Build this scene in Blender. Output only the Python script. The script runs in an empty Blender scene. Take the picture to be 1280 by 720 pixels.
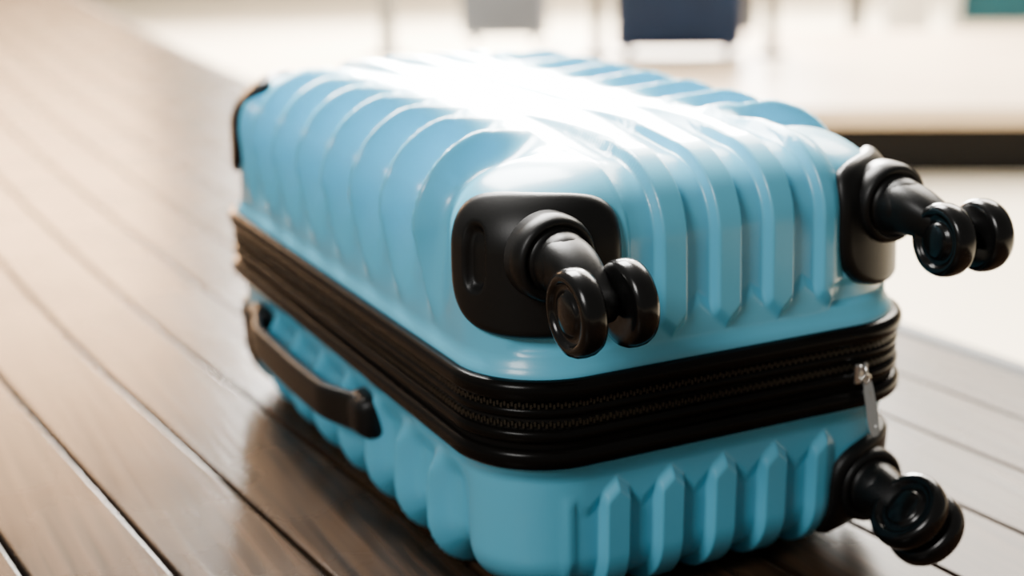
import bpy, math, numpy as np
from mathutils import Matrix, Vector
S=bpy.context.scene
COL=S.collection
W,L,T,Z1,Z2=.364,.66,.320,.124,.1824
# ---------------------------------------------------------------- materials
def mat(name,col,rough=.5,metal=0,coat=0,spec=.5,emit=0,bump=None,var=None):
    m=bpy.data.materials.new(name);m.use_nodes=True
    nt=m.node_tree;b=nt.nodes['Principled BSDF']
    b.inputs['Base Color'].default_value=(*col,1);b.inputs['Roughness'].default_value=rough
    b.inputs['Metallic'].default_value=metal;b.inputs['Coat Weight'].default_value=coat
    b.inputs['Coat Roughness'].default_value=.15
    b.inputs['Specular IOR Level'].default_value=spec
    tc=nt.nodes.new('ShaderNodeTexCoord')
    if bump:
        sc,st,dist=bump
        n=nt.nodes.new('ShaderNodeTexNoise');n.inputs['Scale'].default_value=sc;n.inputs['Detail'].default_value=3
        bp=nt.nodes.new('ShaderNodeBump');bp.inputs['Strength'].default_value=st;bp.inputs['Distance'].default_value=dist
        nt.links.new(tc.outputs['Object'],n.inputs['Vector']);nt.links.new(n.outputs['Fac'],bp.inputs['Height'])
        nt.links.new(bp.outputs['Normal'],b.inputs['Normal'])
    if var:
        sc,amt=var
        n=nt.nodes.new('ShaderNodeTexNoise');n.inputs['Scale'].default_value=sc;n.inputs['Detail'].default_value=4
        r=nt.nodes.new('ShaderNodeValToRGB')
        r.color_ramp.elements[0].position=.3;r.color_ramp.elements[1].position=.7
        r.color_ramp.elements[0].color=(*[c*(1-amt) for c in col],1);r.color_ramp.elements[1].color=(*[min(1,c*(1+amt)) for c in col],1)
        nt.links.new(tc.outputs['Object'],n.inputs['Vector']);nt.links.new(n.outputs['Fac'],r.inputs['Fac'])
        nt.links.new(r.outputs['Color'],b.inputs['Base Color'])
    return m
M_blue=mat('blue_shell',(.125,.60,.86),.33,coat=.45,bump=(900,.15,.0004),var=(6,.04))
M_black=mat('black_plastic',(.005,.005,.005),.38,spec=.30,bump=(1500,.25,.0003))
M_gloss=mat('gloss_black',(.004,.004,.004),.2,coat=.12,spec=.35,bump=(300,.03,.0003))
M_rim=mat('black_trim',(.004,.0035,.003),.22,spec=.13,bump=(700,.08,.0003))
M_tape=mat('zip_tape',(.008,.007,.006),.8,spec=.12,bump=(2500,.4,.0004))
M_teeth=mat('zip_teeth',(.02,.016,.010),.4,spec=.4)
M_chrome=mat('chrome',(.9,.9,.88),.16,metal=1,var=(60,.03))
M_cream=mat('cream_floor',(.92,.80,.60),.30,var=(1.2,.04),bump=(3,.03,.002))
M_wall=mat('wall_paint',(.88,.80,.66),.7,var=(1,.04))
M_plinth=mat('plinth_beige',(.72,.55,.37),.35,var=(2.5,.06))
M_dark=mat('dark_void',(.006,.005,.004),.7,spec=.15,var=(5,.1))
M_steel=mat('steel',(.55,.53,.50),.35,metal=1,var=(8,.05))
M_navy=mat('navy',(.006,.020,.06),.55,spec=.2,var=(10,.15))
M_post=mat('post_grey',(.03,.03,.032),.4,spec=.3,var=(10,.1))
M_white=mat('white_paint',(.88,.86,.80),.5,var=(3,.03))
M_teal=mat('teal',(.005,.07,.10),.5,spec=.3,var=(4,.1))
def belt_mat():
    m=bpy.data.materials.new('belt_slat');m.use_nodes=True;nt=m.node_tree;b=nt.nodes['Principled BSDF']
    b.inputs['Specular IOR Level'].default_value=.17
    tc=nt.nodes.new('ShaderNodeTexCoord');mp=nt.nodes.new('ShaderNodeMapping')
    mp.inputs['Rotation'].default_value=(0,0,math.radians(-5));mp.inputs['Scale'].default_value=(90,3.5,10)
    n=nt.nodes.new('ShaderNodeTexNoise');n.inputs['Scale'].default_value=1;n.inputs['Detail'].default_value=5
    n2=nt.nodes.new('ShaderNodeTexNoise');n2.inputs['Scale'].default_value=5;n2.inputs['Detail'].default_value=4
    nt.links.new(tc.outputs['Object'],mp.inputs['Vector']);nt.links.new(mp.outputs['Vector'],n.inputs['Vector'])
    nt.links.new(tc.outputs['Object'],n2.inputs['Vector'])
    r=nt.nodes.new('ShaderNodeValToRGB');r.color_ramp.elements[0].position=.3;r.color_ramp.elements[1].position=.72
    r.color_ramp.elements[0].color=(.008,.0045,.0025,1);r.color_ramp.elements[1].color=(.062,.034,.017,1)
    nt.links.new(n.outputs['Fac'],r.inputs['Fac']);nt.links.new(r.outputs['Color'],b.inputs['Base Color'])
    mr=nt.nodes.new('ShaderNodeMapRange');mr.inputs['To Min'].default_value=.20;mr.inputs['To Max'].default_value=.34
    nt.links.new(n2.outputs['Fac'],mr.inputs['Value']);nt.links.new(mr.outputs['Result'],b.inputs['Roughness'])
    bp=nt.nodes.new('ShaderNodeBump');bp.inputs['Strength'].default_value=.45;bp.inputs['Distance'].default_value=.001
    nt.links.new(n.outputs['Fac'],bp.inputs['Height']);nt.links.new(bp.outputs['Normal'],b.inputs['Normal'])
    return m
M_belt=belt_mat()
# ---------------------------------------------------------------- helpers
def wloc(o):
    v=Vector(o.location)
    p=o.parent
    while p: v+=p.location;p=p.parent
    return v
def make(name,verts,faces,m,parent=None,smooth=True,origin=None,**kw):
    V=np.array(verts,dtype=float)
    c=Vector(origin) if origin is not None else Vector((V.min(0)+V.max(0))/2)
    me=bpy.data.meshes.new(name);me.from_pydata((V-np.array(c)).tolist(),[],faces if isinstance(faces,list) else faces.tolist());me.update()
    if smooth: me.polygons.foreach_set('use_smooth',[True]*len(me.polygons))
    me.materials.append(m)
    o=bpy.data.objects.new(name,me);COL.objects.link(o)
    if parent: o.parent=parent;o.location=c-wloc(parent)
    else: o.location=c
    for k,v in kw.items(): o[k]=v
    return o
def empty(name,loc,label,cat,**kw):
    e=bpy.data.objects.new(name,None);e.empty_display_size=.05;e.location=loc;COL.objects.link(e)
    e['label']=label;e['category']=cat
    for k,v in kw.items(): e[k]=v
    return e
def gridfaces(nr,nc,wrap=True):
    i=np.arange(nr-1)[:,None];j=np.arange(nc if wrap else nc-1)[None,:]
    j2=(j+1)%nc
    return np.stack([i*nc+j,i*nc+j2,(i+1)*nc+j2,(i+1)*nc+j],-1).reshape(-1,4)
def ss(a,b,x):
    t=np.clip((x-a)/(b-a),0,1);return t*t*(3-2*t)
def box(name,c,size,m,parent=None,rot=0,bev=.003,seg=3,**kw):
    import bmesh
    bm=bmesh.new();bmesh.ops.create_cube(bm,size=1)
    bmesh.ops.scale(bm,vec=size,verts=bm.verts)
    if bev: bmesh.ops.bevel(bm,geom=list(bm.edges),offset=bev,segments=seg,affect='EDGES',profile=.5)
    me=bpy.data.meshes.new(name);bm.to_mesh(me);bm.free();me.materials.append(m)
    o=bpy.data.objects.new(name,me);COL.objects.link(o);o.rotation_euler=(0,0,rot)
    if parent:
        o.parent=parent;o.location=Vector(c)-wloc(parent)
    else:o.location=c
    for k,v in kw.items(): o[k]=v
    return o
def frame(ax):
    ax=Vector(ax).normalized();h=Vector((0,0,1)) if abs(ax.z)<.9 else Vector((1,0,0))
    a=ax.cross(h).normalized();b=ax.cross(a).normalized();return ax,a,b
def lathe(prof,c,axis,n=48):
    ax,a,b=frame(axis);c=Vector(c);V=[];F=[]
    for (r,x) in prof:
        for k in range(n):
            t=2*math.pi*k/n
            V.append(tuple(c+ax*x+(a*math.cos(t)+b*math.sin(t))*r))
    F=gridfaces(len(prof),n).tolist()
    F.append(list(range(n))[::-1]);F.append([(len(prof)-1)*n+k for k in range(n)])
    return V,F
def sweep(pts,secs,up,n=24,e=2.4):
    V=[];pts=[Vector(p) for p in pts]
    for i,p in enumerate(pts):
        t=(pts[min(i+1,len(pts)-1)]-pts[max(i-1,0)]).normalized()
        s=t.cross(Vector(up)).normalized();u=s.cross(t).normalized()
        ru,rv=secs[i]
        for k in range(n):
            th=2*math.pi*k/n;cc,sn=math.cos(th),math.sin(th)
            V.append(tuple(p+s*ru*math.copysign(abs(cc)**(2/e),cc)+u*rv*math.copysign(abs(sn)**(2/e),sn)))
    F=gridfaces(len(pts),n).tolist();F.append(list(range(n))[::-1]);F.append([(len(pts)-1)*n+k for k in range(n)])
    return V,F
# ---------------------------------------------------------------- rounded rectangle rings
NA,NS,NL=28,190,330
def ring(d,R):
    hw,hl=W/2-d,L/2-d;R=min(R,hw-1e-4)
    cx,cy=W/2,L/2
    def arc(ox,oy,a0):
        t=np.radians(a0+np.linspace(0,90,NA,endpoint=False));return np.stack([ox+R*np.cos(t),oy+R*np.sin(t)],1)
    def seg(x0,y0,x1,y1,n):
        f=np.linspace(0,1,n,endpoint=False)[:,None];return np.array([[x0,y0]])*(1-f)+np.array([[x1,y1]])*f
    x0,x1,y0,y1=cx-hw,cx+hw,cy-hl,cy+hl
    return np.concatenate([seg(x0+R,y0,x1-R,y0,NS),arc(x1-R,y0+R,-90),seg(x1,y0+R,x1,y1-R,NL),arc(x1-R,y1-R,0),
        seg(x1-R,y1,x0+R,y1,NS),arc(x0+R,y1-R,90),seg(x0,y1-R,x0,y0+R,NL),arc(x0+R,y0+R,180)])
R0=.066
DS=.0085
def shell_profile(H,r,dome):
    P=[]
    for h,d in [(-.006,.012),(-.006,.003),(.0,.0025),(.003,.0022),(.006,.0026),(.009,.0042),(.012,.0058),(.016,.0068)]: P.append((h,d))
    for f in np.linspace(0,1,44)[1:]: P.append((.016+(H-r-.016)*f,.0068+(DS-.0068)*f))
    for p in np.linspace(0,90,30)[1:]:
        a=math.radians(p);P.append((H-r+r*math.sin(a),DS+r*1.1*(1-math.cos(a))))
    d0=DS+r*1.1
    for f in np.linspace(0,1,44)[1:]: P.append((H+dome*math.sin(f*math.pi/2),d0+(W/2-.004-d0)*f))
    return np.array(P)
def base_grid(zb,sgn,H,r,dome):
    P=shell_profile(H,r,dome);G=[]
    for h,d in P:
        R=R0-.010*min(1,max(0,d/.065))
        xy=ring(d,R);G.append(np.concatenate([xy,np.full((len(xy),1),zb+sgn*h)],1))
    G=np.array(G)
    du=np.roll(G,-1,1)-np.roll(G,1,1);dv=np.gradient(G,axis=0)
    N=np.cross(du,dv)*sgn;N/=np.linalg.norm(N,axis=2,keepdims=True)+1e-12
    return P,G,N
def ribs(P,G,H,r,top):
    x,y=G[...,0],G[...,1];h=P[:,0][:,None]*np.ones_like(x)
    dx=np.minimum(x,W-x);dy=np.minimum(y,L-y)
    pit=.064
    hh=np.clip(h/(H-r),0,1)
    bend=np.maximum(dx-.015,0)
    ph=(y-.125-.25*bend-.9*bend**2+.016*(1-hh)**2)/pit
    ph=ph+.13*np.sin(2*np.pi*ph)
    f=.5*np.cos(2*np.pi*ph)+1.0*(1-np.abs(np.sin(np.pi*ph))**1.0)-.48
    y0=.085 if top else .060
    eL=ss(y0,y0+.04,y)*(1-ss(L-.11,L-.07,y))*(1-ss(.05,.12 if top else .08,dx))
    eh=ss(.014,.04,h)*((.18+.82*hh**1.9) if top else (.65+.35*hh))
    D=(.0138 if top else .0105)*f*eL*eh
    g=np.cos(2*np.pi*(x-W/2)/.0445)
    g=ss(-.25,.35,g)
    xa=.098 if top else .050
    eE=ss(xa,xa+.018,x)*(1-ss(W-.095,W-.078,x))*(1-ss(.07,.26,dy))*ss(.016,.028,h-.12*np.abs(((x-W/2)/.0445+.5)%1-.5)*.35)
    D+=.0080*(g-.30)*eE
    if top:
        led=(1-ss(.085,.10,dx))*(ss(.02,.028,dx))*ss(.016,.022,h)*(1-ss(.032,.040,h))*(1-ss(.02,.04,y))
        D-=.0035*led
    return D
def shell(name,zb,sgn,H,r,parent,label,dome):
    P,G,N=base_grid(zb,sgn,H,r,dome)
    D=ribs(P,G,H,r,sgn>0);Q=G+N*D[...,None]
    if sgn<0: Q[...,2]=np.maximum(Q[...,2],.001)
    nr,nc=Q.shape[:2];F=gridfaces(nr,nc).tolist();F.append([(nr-1)*nc+k for k in range(nc)])
    if sgn<0: F=[f[::-1] for f in F]
    make(name,Q.reshape(-1,3),F,M_blue,parent,label=label)
    return P,G,N
case=empty('suitcase',(W/2,L/2,0),'light blue ribbed hard-shell suitcase lying flat on the dark slatted belt','suitcase')
ru,rl=.052,.042
HU=T-Z2;HL=Z1-.008
UP=shell('front_shell',Z2,1,HU,ru,case,'glossy light blue ribbed shell half',.009)
LO=shell('back_shell',Z1,-1,HL,rl,case,'light blue ribbed shell half resting on the belt',0.0)
class Surf:
    def __init__(s,PGN):
        s.P,s.G,s.N=PGN
        k=20;rg=s.G[k];dd=np.linalg.norm(np.roll(rg,-1,0)-rg,axis=1);s.U=np.concatenate([[0],np.cumsum(dd)])
        c=s.G[:,5];dv=np.linalg.norm(np.diff(c,axis=0),axis=1);s.V=np.concatenate([[0],np.cumsum(dv)])
    def at(s,u,v):
        u=u%s.U[-1];j=np.searchsorted(s.U,u,side='right')-1;n=s.G.shape[1];j=min(j,n-1)
        fu=(u-s.U[j])/(s.U[j+1]-s.U[j]);j2=(j+1)%n
        i=int(np.clip(np.searchsorted(s.V,v,side='right')-1,0,len(s.V)-2));fv=(v-s.V[i])/(s.V[i+1]-s.V[i])
        def bl(A): return (A[i,j]*(1-fu)+A[i,j2]*fu)*(1-fv)+(A[i+1,j]*(1-fu)+A[i+1,j2]*fu)*fv
        N=bl(s.N);return bl(s.G),N/np.linalg.norm(N)
    def corner_u(s,k):
        st=[NS,NS+NA+NL,2*NS+2*NA+NL,2*NS+3*NA+2*NL][k]
        return (s.U[st]+s.U[min(st+NA,len(s.U)-1)])/2
SU,SLo=Surf(UP),Surf(LO)
def patch(name,S_,u0,v0,a,b,parent,hgt=.008,slots=(),n=3.0,m=M_black,nr=44,nt=140,**kw):
    V=[]
    for i in range(nr):
        rr=i/(nr-1)
        for k in range(nt):
            th=2*math.pi*k/nt;c,s_=math.cos(th),math.sin(th)
            rad=(abs(c)**n+abs(s_)**n)**(-1/n)
            x,y=a*rr*rad*c,b*rr*rad*s_
            e=max(0,(rr-.86)/.14);hh=hgt*math.sqrt(max(0,1-e*e)) if e<1 else 0
            if rr>=.999: hh=-.006
            for (sx,sy,sa,sb,dep) in slots:
                t=((abs(x-sx)/sa)**3+(abs(y-sy)/sb)**3)**(1/3)
                hh-=dep*(1-float(ss(.75,1.0,np.array(t))))
            p,nn=S_.at(u0+x,v0+y);V.append(p+nn*hh)
    F=gridfaces(nr,nt).tolist()
    return make(name,V,F,m,parent,**kw)
# ---------------------------------------------------------------- band
def band(name,prof,m,parent,**kw):
    V=[];n=None
    for e,z in prof:
        xy=ring(-e,R0+e);n=len(xy);V.append(np.concatenate([xy,np.full((n,1),z)],1))
    V.append(V[0])
    V=np.concatenate(V)
    return make(name,V,gridfaces(len(prof)+1,n),m,parent,**kw)
def rim(z0,z1,e0,e1,k=9,p=2.6):
    out=[(e0,z0)]
    for i in range(k):
        t=math.pi*(i/(k-1))-math.pi/2
        s_=math.sin(t);c=math.cos(t)
        out.append((e0+.003+(e1-e0-.003)*abs(c)**(2/p),(z0+z1)/2+(z1-z0)/2*math.copysign(abs(s_)**(2/p),s_)))
    out.append((e0,z1));return out
band('zipper_tape',[(-.012,Z1-.002),(-.001,Z1+.001),(-.001,Z2-.001),(-.012,Z2+.002)],M_tape,case,label='black fabric zipper tape')
band('trim_strip',rim(Z1-.003,Z1+.0125,-.006,.0048),M_rim,case)
band('trim_strip',rim(Z2-.0125,Z2+.003,-.006,.0048),M_rim,case)
band('trim_strip',rim(Z1+.0165,Z1+.0265,-.006,.0028),M_rim,case)
band('trim_strip',rim(Z1+.0345,Z1+.0425,-.006,.0020),M_rim,case)
def teeth(z,parent):
    rg=ring(-.0004,R0+.0004);dd=np.linalg.norm(np.roll(rg,-1,0)-rg,axis=1);U=np.concatenate([[0],np.cumsum(dd)])
    V=[];F=[];n=int(U[-1]/.0026)
    rgc=np.vstack([rg,rg[:1]])
    for i in range(n):
        u=i*U[-1]/n;x=np.interp(u,U,rgc[:,0]);y=np.interp(u,U,rgc[:,1]);x2=np.interp((u+.001)%U[-1],U,rgc[:,0]);y2=np.interp((u+.001)%U[-1],U,rgc[:,1])
        t=np.array([x2-x,y2-y]);t/=np.linalg.norm(t)+1e-9;nn=np.array([t[1],-t[0]])
        b=len(V);zz=z+(.0007 if i%2 else -.0007)
        for sn in (-.0012,.0007):
            for st,sz in ((-.0008,-.0016),(.0008,-.0016),(.0008,.0016),(-.0008,.0016)):
                V.append((x+t[0]*st+nn[0]*sn,y+t[1]*st+nn[1]*sn,zz+sz))
        F+=[[b+4,b+5,b+6,b+7],[b,b+1,b+5,b+4],[b+1,b+2,b+6,b+5],[b+2,b+3,b+7,b+6],[b+3,b,b+4,b+7]]
    return make('zipper_teeth',V,F,M_teeth,parent,smooth=False,kind='stuff')
teeth(Z1+.0305,case)
teeth(Z2-.0142,case)
# ---------------------------------------------------------------- zipper pull
px,pz=.293,Z1+.0145+.012
pull=box('zipper_pull',(px,-.0045,pz),(.012,.006,.016),M_chrome,case,bev=.0018,label='small chrome zipper slider')
V,F=sweep([(px,-.005,pz+.006),(px,-.0105,pz+.005),(px,-.0115,pz),(px,-.0105,pz-.005),(px,-.005,pz-.006)],[(.0024,.0013)]*5,(1,0,0),n=12)
make('bridge',V,F,M_chrome,pull)
def pulltab():
    V=[];F=[];n=40;zc=pz-.024;yb=-.0135
    def outline(hw,hh,z0):
        o=[]
        for k in range(n):
            t=2*math.pi*k/n;c,s_=math.cos(t),math.sin(t)
            o.append((px+.003+hw*math.copysign(abs(c)**.6,c)*(1 - .12*(s_>0)),z0+hh*math.copysign(abs(s_)**.6,s_)))
        return o
    outr=outline(.0054,.021,zc);inr=outline(.0028,.013,zc-.002)
    yo=lambda z:(z-zc)*.30-.001
    for yy in (-.0011,.0011):
        for p in outr:V.append((p[0],yb+yy+yo(p[1]),p[1]))
        for p in inr:V.append((p[0],yb+yy+yo(p[1]),p[1]))
    for k in range(n):
        j=(k+1)%n
        F+=[[k,j,n+j,n+k],[2*n+k,3*n+k,3*n+j,2*n+j],[k,2*n+k,2*n+j,j],[n+k,n+j,3*n+j,3*n+k]]
    b=len(V)
    for yy in (-.0004,.0004):
        for p in inr:V.append((p[0],yb+yy+yo(p[1]),p[1]))
    F+=[[b+k for k in range(n)],[b+n+k for k in range(n)][::-1]]
    return V,F
V,F=pulltab();make('pull_tab',V,F,M_chrome,pull,smooth=False)
V,F=sweep([(px+.003*math.sin(t),-.0125,pz-.002+.0035*math.cos(t)) for t in np.linspace(0,2*math.pi,13)],[(.0008,.0008)]*13,(0,1,0),n=8)
make('ring',V,F,M_chrome,pull)
# ---------------------------------------------------------------- casters
def caster(S_,ci,du,v0,a,b,slot,swv,wc,axle,wr,trailsep=.0365):
    u0=S_.corner_u(ci)+du
    pl=patch('caster',S_,u0,v0,a,b,case,slots=list(slot),label='black plastic wheel housing with twin spinner wheels')
    sw=Vector(swv);wc=Vector(wc);ax=Vector(axle).normalized();out=Vector((0,-1,0))
    prof=[(.030,-.014),(.030,-.002),(.0285,.004),(.0262,.0065),(.0235,.0065),(.0225,.0045),(.0215,.0045),(.0205,.010),(.0195,.016),(.0175,.021),(.0145,.0235),(.006,.0245)]
    V,F=lathe(prof,sw,out);make('socket',V,F,M_black,pl)
    p0=sw+out*.010;p3=wc;p1=p0+out*.022;p2=wc+(sw-wc)*.35+out*.004;p2.y=wc.y+.012
    pts=[];secs=[]
    for i in range(15):
        t=i/14;pts.append(p0*(1-t)**3+p1*3*t*(1-t)**2+p2*3*t*t*(1-t)+p3*t**3)
        secs.append((.0185-.0085*ss(0,1,np.array(t)),.0185-.0060*ss(0,1,np.array(t))))
    pts.append(wc+(wc-p2).normalized()*.006);secs.append((.008,.010));pts.append(wc+(wc-p2).normalized()*.010);secs.append((.004,.005))
    V,F=sweep(pts,secs,tuple(ax),n=28,e=2.6);make('fork',V,F,M_black,pl)
    V,F=lathe([(.004,-.021),(.0042,.021)],wc,ax,n=20);make('axle',V,F,M_black,pl)
    for sgn in (-1,1):
        hw=.0088;R=wr
        prof=[(R*.30,-hw*.9),(R*.62,-hw*.95),(R*.80,-hw),(R*.93,-hw*.86),(R*.985,-hw*.5),(R,0),(R*.985,hw*.5),(R*.93,hw*.86),(R*.83,hw),(R*.74,hw),(R*.70,hw*.80),(R*.66,hw*.62),(R*.50,hw*.62),(R*.47,hw*.85),(R*.40,hw*.95),(R*.2,hw*1.08),(R*.03,hw*1.12)]
        V,F=lathe(prof,wc+ax*sgn*trailsep/2,ax*sgn,n=64);make('wheel',V,F,M_gloss,pl)
def vz(S_,z):
    zz=S_.G[:75,5,2];o=np.argsort(zz);return float(np.interp(z,zz[o],S_.V[:75][o]))
caster(SU,3,.010,vz(SU,.262),.065,.050,[(-.036,.002,.009,.023,.006)],(.044,.002,.270),(.047,-.055,.2515),(1,0,.03),.0285)
caster(SU,0,-.006,vz(SU,.260),.061,.050,[(.036,.004,.009,.021,.006)],(W-.044,.002,.274),(.337,-.055,.2585),(1,0,-.03),.0262,.034)
caster(SLo,0,-.006,vz(SLo,.048),.060,.045,[(.036,0,.009,.021,.006)],(W-.050,.004,.054),(.3150,-.050,.0460),(.70,.0,-.71),.0300,.024)
patch('corner_guard',SU,SU.corner_u(2)+.006,vz(SU,.278),.056,.058,case,hgt=.0075,n=3)
patch('corner_guard',SLo,SLo.corner_u(2)+.006,vz(SLo,.045),.056,.048,case,hgt=.0075,n=3)
# ---------------------------------------------------------------- carry handle
hy0,hy1,hz=.262,.545,.084
pts=[];secs=[]
for i in range(41):
    t=i/40;y=hy0+(hy1-hy0)*t;e=min(t,1-t)
    k=float(ss(0,.20,np.array(e)))
    pts.append((-.001-.012*k-.003*math.sin(math.pi*t),y,hz-.002*math.sin(math.pi*t)));secs.append((.0055,.0165-.001*k) )
V,F=sweep(pts,secs,(0,0,1),n=28,e=3.6)
hd=make('carry_handle',V,F,M_black,case,label='black plastic side carry handle')
for yc in (hy0,hy1):
    V,F=sweep([(.016,yc,hz),(.006,yc,hz),(-.001,yc,hz),(-.0065,yc,hz),(-.0085,yc,hz)],[(.021,.019),(.021,.019),(.0195,.0178),(.015,.0135),(.008,.009)],(0,0,1),n=32,e=4)
    make('bracket',V,F,M_black,hd)
# ---------------------------------------------------------------- carousel belt
Zf=-.45
car=empty('baggage_carousel',(0,1,Zf),'dark slatted baggage carousel with steel edge carrying the blue suitcase','baggage carousel')
tan5=math.tan(math.radians(5.1))
def bx(x0,y): return x0-tan5*(y-.207)+.050*np.maximum(y-.7,0)**1.45
ys=np.concatenate([np.linspace(-1.6,1,40),np.linspace(1.05,9,90)])
V=[];F=[];nyy=len(ys);pitch=.098
prof=[(.0038,-.016),(.0038,-.0010),(.0042,-.0003),(.0054,0),(.05,0.0),(pitch-.0042,.0),(pitch-.0034,-.0003),(pitch-.0030,-.0010),(pitch-.0030,-.016)]
k0=-14;k1=9
for k in range(k0,k1):
    x0=-.17+k*pitch;base=len(V)
    for y in ys:
        for e,z in prof: V.append((float(bx(x0+e,y)),float(y),z+.0012*(e/pitch-1)))
    n=len(prof)
    for i in range(nyy-1):
        for j in range(n-1): F.append([base+i*n+j,base+i*n+j+1,base+(i+1)*n+j+1,base+(i+1)*n+j])
bl=make('belt',V,F,M_belt,car,smooth=False,origin=(0,1,0),label='dark brown slats with fine streaked grain')
def strip(name,e0,e1,z0,z1,m,parent):
    V=[];
    pr=[(e0,z0),(e0,z1-.004),(e0+.004,z1),(e1-.006,z1),(e1-.0015,z1-.002),(e1,z1-.008),(e1,z0)]
    for y in ys:
        for e,z in pr: V.append((float(bx(e,y)),float(y),z))
    return make(name,V,gridfaces(nyy,len(pr),False),m,parent,smooth=False)
xR=-.17+k1*pitch
strip('underbelt',-.17+k0*pitch,xR,-.05,-.014,M_dark,car)
strip('side_rail',xR+.002,xR+.030,-.10,.002,M_post,car)
strip('side_skirt',xR+.004,xR+.026,Zf,-.09,M_steel,car)
# ---------------------------------------------------------------- hall setting
fl=box('floor',(2,4,Zf-.05),(30,30,.1),M_cream,bev=0,kind='structure')
e1=Vector((.85,-.527,0));e2=Vector((.527,.85,0));rz=math.atan2(-.527,.85)
O=Vector((2.62,2.66,0))
def bp(s,t,z): v=O+e1*s+e2*t;return (v.x,v.y,z)
pl=empty('luggage_platform',bp(1.6,.9,Zf),'low beige platform with recessed base painted shadow-dark on the pale floor','platform')
box('platform_top',bp(1.6,.95,-.27),(5.6,1.9,.06),M_plinth,pl,rot=rz,bev=.012)
box('platform_base',bp(1.6,.97,(Zf-.30)/2),(5.5,1.85,-.30-Zf),M_dark,pl,rot=rz,bev=0)  # near-black colour paints in the shadow under the platform top
box('wall_back',bp(1,6.5,1.6),(26,.2,4.2),M_wall,rot=rz,bev=0,kind='structure')
box('baseboard_back',bp(1,6.37,Zf+.07),(26,.04,.14),M_post,rot=rz,bev=.004,kind='structure')
def bgcase(x,y,z,w,d,h,lab,m):
    e=empty('upright_suitcase',(x,y,z),lab,'suitcase')
    box('body',(x,y,z+.04+h/2),(w,d,h),m,e,rot=rz,bev=.03,seg=4)
    box('trim_band',(x,y,z+.04+h/2),(w+.006,.03,h+.006),M_black,e,rot=rz,bev=.008)
    for s in (-1,1):
        v=Vector((x,y,0))+e1*(s*(w/2-.05))
        Vv,Ff=lathe([(.02,-.02),(.028,-.012),(.028,.012),(.02,.02)],(v.x,v.y,z+.028),e1,n=20);make('wheel',Vv,Ff,M_black,e)
    a=Vector((x,y,z+.04+h))
    Vv,Ff=sweep([a-e1*.09,a-e1*.085+Vector((0,0,.035)),a+e1*.085+Vector((0,0,.035)),a+e1*.09],[(.009,.009)]*4,tuple(e2),n=12);make('carry_handle',Vv,Ff,M_black,e)
bgcase(2.66,3.98,-.24,.47,.26,.48,'navy blue suitcase standing upright on the beige platform',M_navy)
bgcase(2.28,4.66,-.24,.34,.22,.40,'dark grey suitcase standing upright on the beige platform',mat('dull_grey',(.10,.12,.16),.6,var=(5,.1)))
def post(x,y,z,h,r,m,lab):
    e=empty('barrier_post',(x,y,z),lab,'post')
    Vv,Ff=lathe([(r*2.6,0),(r*2.6,.008),(r*1.2,.018),(r*1.1,.03)],(x,y,z),(0,0,1),n=32);make('base_plate',Vv,Ff,m,e)
    Vv,Ff=lathe([(r,0.01),(r,h-.01),(r*.8,h)],(x,y,z),(0,0,1),n=32);make('pole',Vv,Ff,m,e)
post(2.40,4.13,-.24,1.0,.024,M_post,'dark grey metal post on the beige platform')
post(2.95,3.80,-.24,1.0,.024,M_post,'dark grey metal post on the beige platform')
post(2.35,6.1,Zf,1.2,.04,M_post,'dark grey metal post on the pale floor')
def column(x,y,z,w,h,m,lab):
    e=empty('column',(x,y,z),lab,'column')
    box('shaft',(x,y,z+h/2),(w,w,h),m,e,rot=rz,bev=.01);box('plinth',(x,y,z+.03),(w+.05,w+.05,.06),m,e,rot=rz,bev=.008)
column(4.22,4.55,Zf,.18,3,M_white,'white square column beside the platform')
bx_,by_=3.95,4.95
e=empty('bench',(bx_,by_,Zf),'brown upholstered bench with metal legs on the pale floor','bench')
M_brown=mat('brown_seat',(.06,.035,.02),.6,var=(4,.2))
box('seat',(bx_,by_,Zf+.36),(.55,.42,.10),M_brown,e,rot=rz,bev=.02)
box('backrest',(bx_+.11,by_+.17,Zf+.64),(.55,.08,.42),M_brown,e,rot=rz,bev=.02)
for s in (-1,1):
    for q in (-.15,.15):
        v=Vector((bx_,by_,0))+e1*.24*s+e2*q;box('leg',(v.x,v.y,Zf+.16),(.04,.04,.32),M_post,e,rot=rz,bev=.003)
sx,sy=4.75,4.28
e=empty('sign_panel',(sx,sy,Zf),'teal panel board in a white frame standing on floor','sign board')
box('panel',(sx,sy,.22),(.7,.03,1.0),M_teal,e,rot=rz,bev=.004)
box('frame',(sx+.01,sy+.02,.19),(.80,.03,1.1),M_white,e,rot=rz,bev=.008)
for s in (-1,1):
    v=Vector((sx,sy+.01,0))+e1*.3*s;box('leg',(v.x,v.y,Zf+.06),(.04,.04,.12),M_steel,e,rot=rz,bev=.003)
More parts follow.
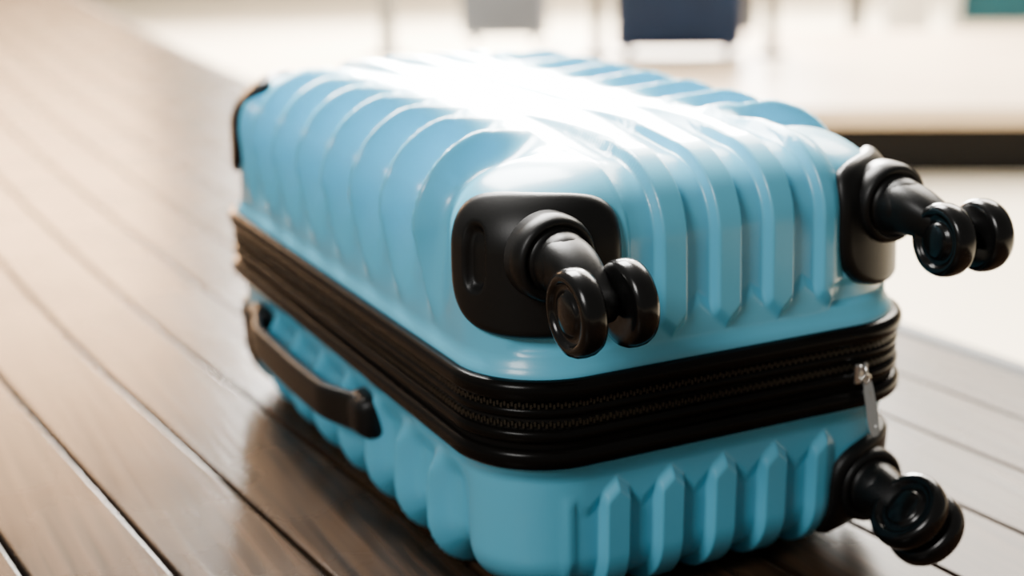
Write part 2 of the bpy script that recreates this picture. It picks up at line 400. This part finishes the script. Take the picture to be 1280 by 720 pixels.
# ---------------------------------------------------------------- camera
C=(-.4025,-.8482,.5298);yaw,pit,rol,f=.4543,.2826,-.021,1913
d=np.array([math.sin(yaw)*math.cos(pit),math.cos(yaw)*math.cos(pit),-math.sin(pit)])
r_=np.array([math.cos(yaw),-math.sin(yaw),0]);u=np.cross(r_,d)
a=r_*math.cos(rol)+u*math.sin(rol);b=-r_*math.sin(rol)+u*math.cos(rol)
cd=bpy.data.cameras.new('camera');cam=bpy.data.objects.new('camera',cd);COL.objects.link(cam)
cam.matrix_world=Matrix(((a[0],b[0],-d[0],C[0]),(a[1],b[1],-d[1],C[1]),(a[2],b[2],-d[2],C[2]),(0,0,0,1)))
cd.sensor_width=36;cd.lens=f/1280*36;cd.clip_start=.02;cd.clip_end=100
cd.dof.use_dof=True;cd.dof.focus_distance=.98;cd.dof.aperture_fstop=3.2
S.camera=cam
# ---------------------------------------------------------------- light
def area(name,loc,target,sx,sy,power,col):
    l=bpy.data.lights.new(name,'AREA');l.shape='RECTANGLE';l.size=sx;l.size_y=sy;l.energy=power;l.color=col
    o=bpy.data.objects.new(name,l);COL.objects.link(o);o.location=loc
    o.rotation_euler=(Vector(target)-Vector(loc)).to_track_quat('-Z','Y').to_euler();return o
area('window_light',(3.5,6.8,2.1),(.2,.3,.2),2.9,2.6,3200,(1,.96,.90))
area('warm_glare_light',(.3,8.2,1.75),(0,1,0),2.6,1.3,380,(1,.60,.32))  # added warm light, no real window; tints the reflection on the far belt
area('overhead_softbox',(.30,1.6,2.0),(.15,.4,.3),1.2,.9,330,(1,.97,.92))  # added softbox overhead, no actual ceiling lamp; brightens the case top
area('fill_light',(-2.4,-1.2,2.2),(.1,.2,.15),1.0,1.0,66,(1,.98,.95))
area('hall_light',(4.6,4.4,3.6),(3.9,3.6,0),4,4,1300,(1,.92,.80))
w=bpy.data.worlds.new('World');S.world=w;w.use_nodes=True
w.node_tree.nodes['Background'].inputs[0].default_value=(1,.95,.88,1);w.node_tree.nodes['Background'].inputs[1].default_value=.17
